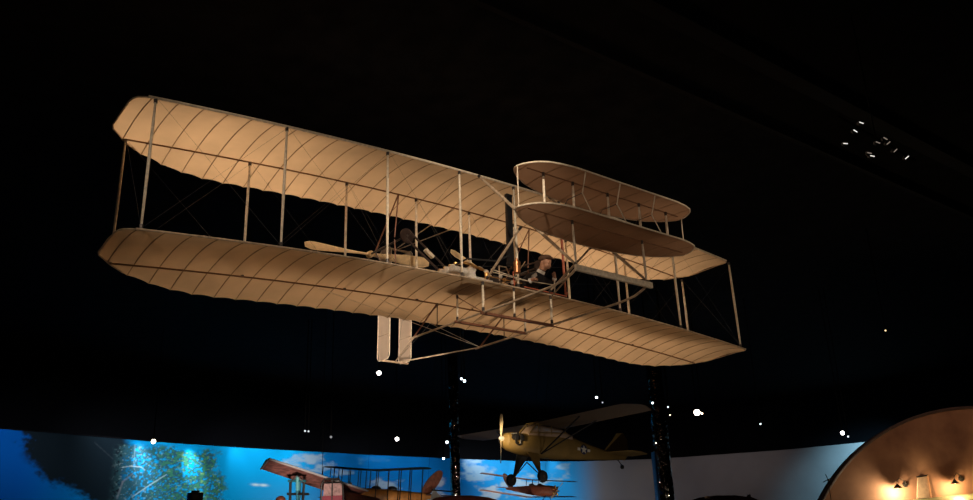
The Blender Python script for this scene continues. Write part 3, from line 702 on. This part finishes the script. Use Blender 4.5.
# ================================================================ museum biplanes lower down
def biplane(name, label, origin, rot, fus, wingm, fin, scale=1., parts=2, tailbig=1., span=4.1, gap=1.35, cyl=False, bays=(.42, 1.5, 2.7, 3.6), wx=-.75, fx=-5.45, lz=-.42):
    t = thing(name, label, 'airplane', origin, rot); t.scale = (scale,)*3
    b = MB(); b.loft([ring(.0, .20, .22, -.28, -.02, p=2.2), ring(-.15, .36, .36, -.42, -.02), ring(-.8, .40, .42, -.48, 0), ring(-1.5, .40, .44, -.5, 0), ring(-2.4, .36, .42, -.44, 0), ring(-3.6, .24, .34, -.28, .04), ring(-5.0, .10, .24, -.06, .08), ring(-5.6, .04, .2, .02, .1)]); b.build('fuselage', fus, t)
    for x in (-1.75, -2.7): MB().ball((x, 0, .42), .26, sc=(1.1, .8, .6)).build('cockpit_rim', BLACKP, t)
    for z0_ in (gap-.45, lz):
        for s in (-1, 1): airfoil_wing('wing', wx, 1.25, 0, s*span, z0_, .03 if z0_ > 0 else .05, wingm, t, tipr=.6, th=.07)
    for s in (-1, 1):
        for yy in bays:
            if yy > span-.2: continue
            for x in (wx-.15, wx-.85):
                zb = -.40+.05*yy if yy > .5 else .38
                MB().tube([(x, s*yy, zb), (x, s*yy, gap-.45+.03*yy)], .028, 6).build('wing_strut', BLACKP, t)
        MB().prism([(-4.7, 0, .16), (-4.9, s*.9, .16), (-5.3, s*1.25, .16), (-5.9, s*1.1, .16), (-5.9, s*.15, .16)], (0, 0, .04)).build('tailplane', wingm, t, smooth=False)
        MB().tube([(-.9, s*.3, -.45), (-1.05, s*.75, -1.15)], .03, 6).build('gear_leg', BLACKP, t)
        MB().lathe([(-.05, .05), (-.05, .30), (.05, .30), (.05, .05)], (-1.05, s*.82, -1.15), (0, 1, 0), 20).build('wheel', RUB, t)
    o = []; tl = tailbig
    for k in range(24):
        a_ = 2*math.pi*k/24; ma, mi_ = math.cos(a_), math.sin(a_)
        o.append((fx+tl*(-.50*ma-.24*mi_), 0, .30+.42*tl+tl*(.58*ma-.16*mi_)))
    MB().prism([(x, -.03, z) for x, _, z in o], (0, .06, 0)).build('tail_fin', fin, t, smooth=False)
    p_ = prop_mb(1.05, .16).build('propeller', PROPW, t); p_.location = (.1, 0, 0); p_.rotation_euler = (.7, 0, 0)
    if cyl:
        for k in range(7):
            a_ = 2*math.pi*k/7; MB().lathe([(0, .07), (.26, .065), (.28, .03)], (-.02, .2*math.cos(a_), .2*math.sin(a_)-.03), (0, math.cos(a_), math.sin(a_)), 10).build('engine_cylinder', BRASS, t)
    for x in (-1.2, -4.9): MB().tube([(x, 0, gap-.45 if x > -3 else .3), (x, 0, (CEIL-origin[2])/scale)], .006, 4).build('hanging_cable', HOUS, t)
    return t
ORG = mat('orange_doped_linen', (.42, .17, .035), .5, noise=.2, scale=4); DBR = mat('dark_red_brown_cloth', (.20, .06, .03), .6, noise=.25, scale=5)
DKW = mat('dark_wing_cloth', (.05, .035, .05), .6); TANW = mat('rosy_tan_cloth', (.40, .22, .18), .6, noise=.15, scale=4); PINK = mat('rose_striped_cloth', (.60, .27, .24), .6, noise=.3, scale=5)
WHE = mat('white_edge', (.80, .80, .82), .5, noise=.03); REDP = mat('crimson_panel', (.30, .015, .05), .45)
fwd = V((F.x, F.y, 0)).normalized(); rgt = V((fwd.y, -fwd.x, 0))
def yaw_of(d): return math.atan2(d.y, d.x)
oB = at(345, 496.5, 36)
biplane('brown_biplane', 'brown biplane with dark edge-on upper wing and tall oval tail, against the mural', oB, (-.075, -.03, yaw_of(-rgt*.80-fwd*.60)), ORG, DKW, DBR, .86, tailbig=1.15, span=5.3, gap=1.75, bays=(.42, 1.5, 2.7, 3.7, 4.7), fx=-5.15)
oC = at(556, 490.5, 37)
biplane('small_biplane', 'small rust-red biplane seen under the wheels of the olive high-wing plane', oC, (-.045, .06, yaw_of(rgt*.75-fwd*.66)), mat('rust_red_paint', (.24, .07, .035), .45, noise=.2), TANW, TANW, .52, tailbig=1.1, span=6.6, gap=1.3, cyl=True, bays=(.42,), wx=-2.1, lz=-.62)
# rose-coloured monoplane wing rising left of the brown biplane
mo = thing('rose_winged_airplane', 'old airplane with long rose-coloured wing edged in white, rising left of the brown biplane', 'airplane', at(330, 498, 29))
ob = mo.location.copy()
LEa, LEb = at(269, 458.8, 26)-ob, at(368, 491, 30)-ob; TEa, TEb = at(261, 469, 27.3)-ob, at(352, 500, 31.3)-ob
b = MB(); rings = []
for k in range(25):
    t_ = k/24; le = LEa.lerp(LEb, t_); te = TEa.lerp(TEb, t_); rg = []
    for j in range(12):
        q = 2*math.pi*j/12; u = .5+.5*math.cos(q); rg.append(te.lerp(le, u)+V((0, 0, .035*math.sin(q)+.07*math.sin(math.pi*u))))
    rings.append(rg)
b.loft(rings); b.build('wing', PINK, mo)
MB().tube([TEa, TEa.lerp(LEa, .9), LEa, LEa.lerp(LEb, .05)]+[LEa.lerp(LEb, k/10)+V((0, 0, .0)) for k in range(1, 11)], .035, 8).build('wing_edge', WHE, mo)
# nose frame with a crimson panel
n0 = at(332, 490, 28)-ob; ww = .36
arch = [n0-rgt*ww+V((0, 0, -1.0)), n0-rgt*ww+V((0, 0, .18)), n0-rgt*(ww*.75)+V((0, 0, .36)), n0+rgt*(ww*.6)+V((0, 0, .36)), n0+rgt*(ww*1.0)+V((0, 0, .16)), n0+rgt*(ww*1.2)+V((0, 0, -1.0))]
fr_ = MB().tube(arch, .035, 8).build('nose_frame', BLACKP, mo)
MB().tube([n0+V((0, 0, .34)), n0+V((0, 0, -1.0))], .022, 6).build('frame_bar', BLACKP, fr_)
MB().tube([n0-rgt*ww*.95+V((0, 0, .24)), n0+rgt*ww+V((0, 0, .24))], .03, 6).build('frame_bar', BLACKP, fr_)
MB().prism([n0-rgt*ww*.95+V((0, 0, -1.0))+fwd*.1, n0-rgt*ww*.95+V((0, 0, -.18))+fwd*.1, n0+rgt*ww*1.05+V((0, 0, -.18))+fwd*.1, n0+rgt*ww*1.1+V((0, 0, -1.0))+fwd*.1], fwd*.25).build('crimson_cowling', REDP, mo, smooth=False)
MB().prism([n0-rgt*ww*.9+V((0, 0, -.18))+fwd*.15, n0-rgt*ww*.85+V((0, 0, .22))+fwd*.15, n0+rgt*ww*.8+V((0, 0, .22))+fwd*.15, n0+rgt*ww*1.0+V((0, 0, -.18))+fwd*.15], fwd*.15).build('nose_panel', mat('rosy_panel', (.42, .26, .26), .5, noise=.3, scale=9), mo, smooth=False)
MB().loft([[n0+fwd*(.4+k*.9)+rgt*(.33*(1-k*.12)*math.cos(q*math.pi/6)+k*.25)+V((0, 0, -.45+.5*(1-k*.12)*math.sin(q*math.pi/6))) for q in range(12)] for k in range(5)]).build('fuselage', DBR, mo)
MB().tube([LEb.lerp(LEa, .5), V(LEb.lerp(LEa, .5))+V((0, 0, CEIL-ob.z-LEb.lerp(LEa, .5).z))], .008, 4).build('hanging_cable', HOUS, mo)
# steel frame beneath that wing, its teal light painted as colour
TEAL = mat('teal_glow_steel', (.03, .22, .30), .4, metal=.3)
tw_ = thing('steel_frame_mast', 'pointed steel frame, teal light painted on, standing below the rose-coloured wing', 'mast', at(298, 500, 27))
o2 = tw_.location.copy(); g = lambda px, py_, D=27: at(px, py_, D)-o2
for pts in ([g(290, 500), g(290.5, 482), g(297, 476.5), g(304, 482), g(303, 500)], [g(288, 481), g(306, 481)], [g(297, 476), g(297.5, 500)], [g(287, 494), g(309, 494)], [g(300, 482, 27.4), g(299, 500, 27.4)]):
    MB().tube(pts, .045, 6).build('frame_tube', TEAL if pts[0].z > 0.4 and len(pts) == 2 else BLACKP, tw_)
MB().tube([g(297.5, 477), g(297.5, 490)], .06, 8).build('mast_head', mat('pale_teal_glow', (.15, .55, .62), .4), tw_)  # palest part of the painted teal glow
MB().tube([g(298, 500), V((g(298, 500).x, g(298, 500).y, -o2.z))], .05, 8).build('mast_foot', BLACKP, tw_)
hd = at(280.5, 500.5, 26)
t = thing('round_headlamp', 'round brown domed lamp just below the rose-coloured wing tip', 'lamp', hd)
MB().ball((0, 0, 0), .16, sc=(1, 1, .9), n=18).build('dome', mat('brown_dome', (.16, .05, .03), .4), t); MB().tube([(0, 0, -.1), (0, 0, -hd.z)], .03, 8).build('pole', BLACKP, t)
# dark projector head in front of the painted tree
pj_ = at(195, 497, 24); t = thing('stage_projector', 'black boxy projector silhouetted before the lit leaves of the mural', 'projector', pj_)
b = MB(); b.box((0, 0, 0), (.36, .36, .24)); b.build('body', BLACKP, t); MB().box((0, 0, .15), (.18, .18, .06)).build('top_cap', BLACKP, t); MB().tube([(0, 0, -.1), (0, 0, -pj_.z)], .04, 8).build('stand', BLACKP, t)
# brown tail at the bottom left of the far column, dark rounded hull at the bottom right of the near one
tb = at(466, 500.5, 33); t = thing('rust_red_airplane', 'rust-red airplane top showing along the bottom edge at the far shiny column', 'airplane', tb)
MB().loft([[V(tb*0)+rgt*x+fwd*(.42*w_*math.cos(q*math.pi/8))+V((0, 0, .34*w_*math.sin(q*math.pi/8)-.14-.05*x)) for q in range(16)] for x, w_ in ((-1.5, .15), (-1.2, .7), (-.6, .95), (.2, 1), (.9, .8), (1.35, .45), (1.5, .1))]).build('fuselage', mat('rust_red_cloth', (.22, .06, .045), .55, noise=.25), t)
MB().prism([rgt*-1.45+V((0, 0, -.02)), rgt*-1.3+V((0, 0, .50)), rgt*-1.0+V((0, 0, .22)), rgt*-.7+V((0, 0, .08))], fwd*.05).build('tail_fin', WHE, t, smooth=False)
MB().tube([rgt*-1.35+V((0, 0, .45)), rgt*-.55+V((0, 0, .36))], .03, 6).build('tail_stay', BLACKP, t)
MB().tube([(0, 0, -.2), (0, 0, -tb.z)], .06, 8).build('stand', BLACKP, t)
hb = at(722, 503, 30); t = thing('dark_airplane', 'dark rounded airplane canopy peeking over the bottom edge before the grey wall', 'airplane', hb)
MB().loft([[rgt*x+fwd*(.6*w_*math.cos(q*math.pi/8))+V((0, 0, .42*w_*math.sin(q*math.pi/8)-.16)) for q in range(16)] for x, w_ in ((-1.6, .1), (-1.3, .55), (-.8, .9), (-.2, 1.02), (.5, .98), (1.1, .75), (1.5, .35), (1.6, .1))]).build('fuselage', mat('dark_maroon_gloss', (.035, .015, .015), .25), t)
MB().ball(rgt*-.55+V((0, 0, .18))-fwd*.2, .12, sc=(1, 1, .7)).build('canopy', GLS, t)
MB().box(rgt*1.0+V((0, 0, .20)), (.10, .10, .12)).build('rear_fairing', BLACKP, t)
MB().tube([(0, 0, -.3), (0, 0, -hb.z)], .06, 8).build('stand', BLACKP, t)

# ================================================================ arched hangar front
A0 = V((-3.232, 17.976, 0)); D0 = V((.6438, .7652, 0)); N0 = V((-D0.y, D0.x, 0))   # N0 points away from viewer side
if (CAM-A0).dot(N0) > 0: N0 = -N0
cu, cz, RR = 2.793, -1.554, 6.10
RUST, nt, bs = newmat('rusty_stucco'); bs.inputs['Roughness'].default_value = .8
tc = nt.nodes.new('ShaderNodeTexCoord'); n = nt.nodes.new('ShaderNodeTexNoise'); n.inputs['Scale'].default_value = 1.1; n.inputs['Detail'].default_value = 7; rp = nt.nodes.new('ShaderNodeValToRGB')
rp.color_ramp.elements[0].position = .3; rp.color_ramp.elements[0].color = (.16, .062, .026, 1); rp.color_ramp.elements[1].position = .75; rp.color_ramp.elements[1].color = (.36, .165, .075, 1)
nt.links.new(tc.outputs['Object'], n.inputs[0]); nt.links.new(n.outputs['Fac'], rp.inputs[0]); nt.links.new(rp.outputs[0], bs.inputs['Base Color'])
hg = thing('arched_hangar', 'rusty brown hangar with a tall arched front lit by gooseneck lamps at right', 'building', A0)
ang0 = math.asin(-cz/RR); arc = []
for k in range(49):
    a_ = math.pi-ang0-(math.pi-2*ang0)*k/48; arc.append(D0*(cu+RR*math.cos(a_))+V((0, 0, cz+RR*math.sin(a_))))
MB().prism(arc, N0*.25).build('front_wall', RUST, hg, smooth=False)
arc2 = [p*1+N0*.25 for p in arc]; b = MB(); b.loft([[p for p in arc2], [p+N0*.25 for p in arc2]], cap=False); b.build('barrel_roof', mat('corrugated_roof', (.05, .035, .03), .6), hg)
MB().tube([p-N0*.01 for p in arc], .05, 8).build('arch_trim', mat('dark_arch_trim', (.06, .03, .02), .6), hg)
def onf(px, py_, off=0.):                          # a place on the hangar front
    d = F+R_*((px-486.5)/FPX)-U_*((py_-250)/FPX); P0 = A0-N0*off; return CAM+d*((P0-CAM).dot(N0)/d.dot(N0))
BRZ = mat('bronze_lamp', (.04, .03, .02), .4, metal=.7); 
SCON = [(897.5, 486.5, (905, 484.5), 'left'), (955, 482, (961, 479), 'right')]
for (sx, sy, (mx_, my_), side) in SCON:
    p = onf(sx, sy, .28); q_ = onf(mx_, my_, .02); t = thing('gooseneck_lamp', 'bronze gooseneck lamp on the hangar front, the %s one of the two' % side, 'wall lamp', q_)
    r = p-q_; sdir = (r-N0*r.dot(N0)); up = V((0, 0, 1))
    MB().lathe([(0, .085), (.03, .08), (.045, .03)], (0, 0, 0), -N0, 16).build('wall_plate', BRZ, t)
    MB().tube([V((0, 0, 0)), -N0*.12+up*.02, -N0*.2+up*.14+sdir*.35, -N0*.27+up*.24+sdir*.7, r+up*.16, r+up*.06], .013, 8).build('arm', BRZ, t)
    MB().lathe([(.08, .03), (.05, .045), (0.02, .07), (-.04, .13), (-.05, .135), (-.045, .12), (.01, .06)], r, up, 18).build('shade', BRZ, t)
    MB().ball(r+V((0, 0, -.015)), .035).build('bulb', emit('sconce_bulb', (1, .75, .42), 12), t)
    L = bpy.data.lights.new('sconce', 'POINT'); L.energy = 120 if side == 'left' else 80; L.color = (1, .86, .58) if side == 'left' else (1, .78, .45); L.shadow_soft_size = .10
    lo = bpy.data.objects.new('sconce_light', L); COL.objects.link(lo); lo.location = q_+r+V((0, 0, -.17))-N0*.06
# boxed hatch between the lamps
hx = onf(917, 500); hz = onf(917, 476.5); t = thing('vent_hatch', 'cream box with a slanting brown side between the two gooseneck lamps', 'hatch', onf(922, 500))
h0 = t.location.copy()
MB().prism([onf(916.6, 498.5, .02)-h0, onf(917, 477, .02)-h0, onf(927, 475.5, .02)-h0, onf(929, 497.5, .02)-h0], -N0*.05).build('hatch_panel', mat('cream_panel', (.48, .30, .17), .6), t, smooth=False)
MB().prism([onf(926.5, 475.3, .07)-h0, onf(928.5, 475.6, .07)-h0, onf(934.5, 497, .07)-h0, onf(930.5, 497.4, .07)-h0], -N0*.12).build('hatch_side', mat('brown_board', (.25, .10, .035), .6), t, smooth=False)
MB().tube([onf(916.5, 477, .1)-h0, onf(928, 475.2, .1)-h0], .025, 6).build('hatch_lintel', BRZ, t)
aw = thing('porch_awning', 'pale green metal porch roof edge at the bottom right under the gooseneck lamps', 'awning', onf(940, 500, .3)); a0 = aw.location.copy()
TIN = mat('green_tin', (.22, .20, .09), .5, metal=.3)
L0 = onf(911, 499.7, .05)-a0; L1 = onf(1010, 489.8, .05)-a0
MB().prism([L0, L1, L1-N0*1.0+V((0, 0, -.18)), L0-N0*1.0+V((0, 0, -.18))], V((0, 0, -.05))).build('roof_sheet', TIN, aw, smooth=False)
MB().tube([L0-N0*1.0+V((0, 0, -.2)), L1-N0*1.0+V((0, 0, -.2))], .03, 8).build('gutter', TIN, aw)
for k in (.15, .5, .85): MB().tube([L0.lerp(L1, k)-N0*.95+V((0, 0, -.2)), L0.lerp(L1, k)-N0*.95+V((0, 0, -a0.z))], .04, 8).build('porch_post', BROWNW, aw)
wv = at(828, 480, 25.2); t = thing('small_windmill', 'tiny dark windmill with crossed blades at the left shoulder of the arched front', 'windmill', wv)
MB().tube([-rgt*.16+V((0, 0, -.06)), rgt*.14+V((0, 0, .07))], [.012, .014], 6).build('blade', BLACKP, t); MB().tube([-rgt*.05+V((0, 0, .17)), rgt*.04+V((0, 0, -.1))], [.012, .014], 6).build('blade', BLACKP, t)
MB().ball((0, 0, 0), .035).build('hub', BLACKP, t); MB().tube([(0, 0, 0), (0, 0, -wv.z)], .012, 6).build('pole', BLACKP, t)

# ================================================================ lighting
def spot(loc, aim, e, col, size=60, blend=.5, rad=.25):
    L = bpy.data.lights.new('spot', 'SPOT'); L.energy = e; L.color = col; L.spot_size = math.radians(size); L.spot_blend = blend; L.shadow_soft_size = rad
    o = bpy.data.objects.new('hall_spot', L); COL.objects.link(o); o.location = loc; o.rotation_euler = (V(aim)-V(loc)).to_track_quat('-Z', 'Y').to_euler(); return o
def area(loc, aim, e, col, sx, sy):
    L = bpy.data.lights.new('area', 'AREA'); L.energy = e; L.color = col; L.shape = 'RECTANGLE'; L.size = sx; L.size_y = sy
    o = bpy.data.objects.new('hall_area', L); COL.objects.link(o); o.location = loc; o.rotation_euler = (V(aim)-V(loc)).to_track_quat('-Z', 'Y').to_euler(); return o
WARM = (1, .72, .48)
# ceiling track spots above and behind the biplane: the cloth glows through
for x, y, e in ((-1.7, -5.4, 320), (-3.3, -2.4, 350), (-3.6, 1.6, 400), (-3.8, 5.4, 560)):
    spot((x, y, 9.3), (-.8, y*.92, 6.0), e, WARM, 100, .6, .40)
# weak unseen fill spots added low in front, standing in for floor bounce
for p, aim, e in (((5.5, -6.5, .35), (-.8, -4.2, 6.3), 85), ((6.0, -.5, .35), (-.8, 0, 6), 75), ((5.0, 6.0, .35), (-.8, 4.8, 6), 150)):
    spot(p, aim, e, WARM, 70, .8, .3)
spot((5.5, -5.0, 7.7), (-.6, -.6, 5.4), 1200, (1, .82, .62), 34, .7, .1)
spot((5.0, -9.0, 8.2), (-.2, -4.6, 5.5), 420, (1, .82, .62), 30, .8, .1)
spot((6.5, 1.0, 8.9), (-.6, 3.5, 5.6), 350, (1, .80, .58), 50, .7, .1)
spot((3.0, -6.5, .6), (-3.8, 0, 4.9), 4600, (1, .80, .64), 15, .5, .1)  # narrow low spot added to brighten the rudders
spot((8.5, -11.5, 4.2), (.6, -1.0, 5.9), 650, (1, .80, .62), 50, .8, .12)
spot((9.5, 5.0, 4.4), (1.6, 1.5, 5.9), 260, (1, .80, .60), 45, .8, .12)
# mural washers
MK = .36
for a_, z_, e, col, sz in ((143, 6.1, 3200, CW, 34), (192, 6.0, 3200, (.75, .95, 1), 32), (240, 6.1, 420, (.7, .95, 1), 46), (300, 6.3, 240, CW, 80), (356, 6.3, 90, CW, 80), (425, 6.3, 150, CW, 80), (475, 6.3, 330, CW, 80), (523, 6.3, 420, CW, 80), (556, 6.2, 520, CW, 50)):
    x, y = wallpt([a_]); p = V((x[0], y[0], 0)); d = (V((CAM.x, CAM.y, 0))-p).normalized()
    spot(p+d*1.5+V((0, 0, z_+.7)), p+V((0, 0, 4.7)), e*MK, col, sz, .9, .1)
for a0_, a1_, e in ((0, 120, 230), (120, 250, 560), (250, 380, 540), (380, 480, 370), (480, 575, 800)):
    x, y = wallpt([a0_, a1_]); m_ = V(((x[0]+x[1])/2, (y[0]+y[1])/2, 0)); d = (V((CAM.x, CAM.y, 0))-m_).normalized()
    area(m_+d*5+V((0, 0, 7.4)), m_+V((0, 0, 3.4)), e*MK, CW, math.hypot(x[1]-x[0], y[1]-y[0]), .4).data.spread = math.radians(100)
x, y = wallpt([866]); p = V((x[0], y[0], 0)); d = (V((CAM.x, CAM.y, 0))-p).normalized()
spot(p+d*5.0+V((0, 0, 7.3)), p+V((0, 0, 3.6)), 6500, (.36, .78, 1), 82, 1.0, .3)
x, y = wallpt([700]); p = V((x[0], y[0], 0)); d = (V((CAM.x, CAM.y, 0))-p).normalized()
area(p+d*7+V((0, 0, 7.4)), p+V((0, 0, 3.4)), 60, (1, .85, .78), 12, .5).data.spread = math.radians(100)
# warm key on the nose of the high-wing plane, and added low fill spots on the airplanes below it
spot((-10.5, 4.5, 4.9), (-15.2, 12.6, 4.66), 9500, (1, .76, .44), 9, 1.0)
spot((-10.0, 5.0, 8.5), (-15.2, 12.0, 4.8), 60, (1, .72, .4), 30, .9)
spot(tuple(at(300, 520, 19)-V((0, 0, .6))), tuple(at(310, 478, 28)), 2600, (1, .76, .62), 24, .9)
spot(tuple(at(372, 548, 27)), tuple(at(388, 490, 36)), 120, (1, .70, .45), 30, .9)
spot(tuple(at(600, 525, 35)-V((0, 0, .5))), tuple(oC), 60, (1, .70, .52), 60, .9)
# general light on the hangar front
spot(tuple(A0-N0*7+D0*2+V((0, 0, 7.5))), tuple(A0+D0*2.5+V((0, 0, 3))), 430, (1, .70, .56), 75, .9)
# unseen warm lights added low by the columns to make glints in the foil
for q in (cp1, cp2):
    for sx in (-1, 1):
        area((q.x-fwd.x*5+rgt.x*sx*2.5, q.y-fwd.y*5+rgt.y*sx*2.5, 1.0), (q.x, q.y, 4.5), 45, (1, .86, .72), .085, .085)
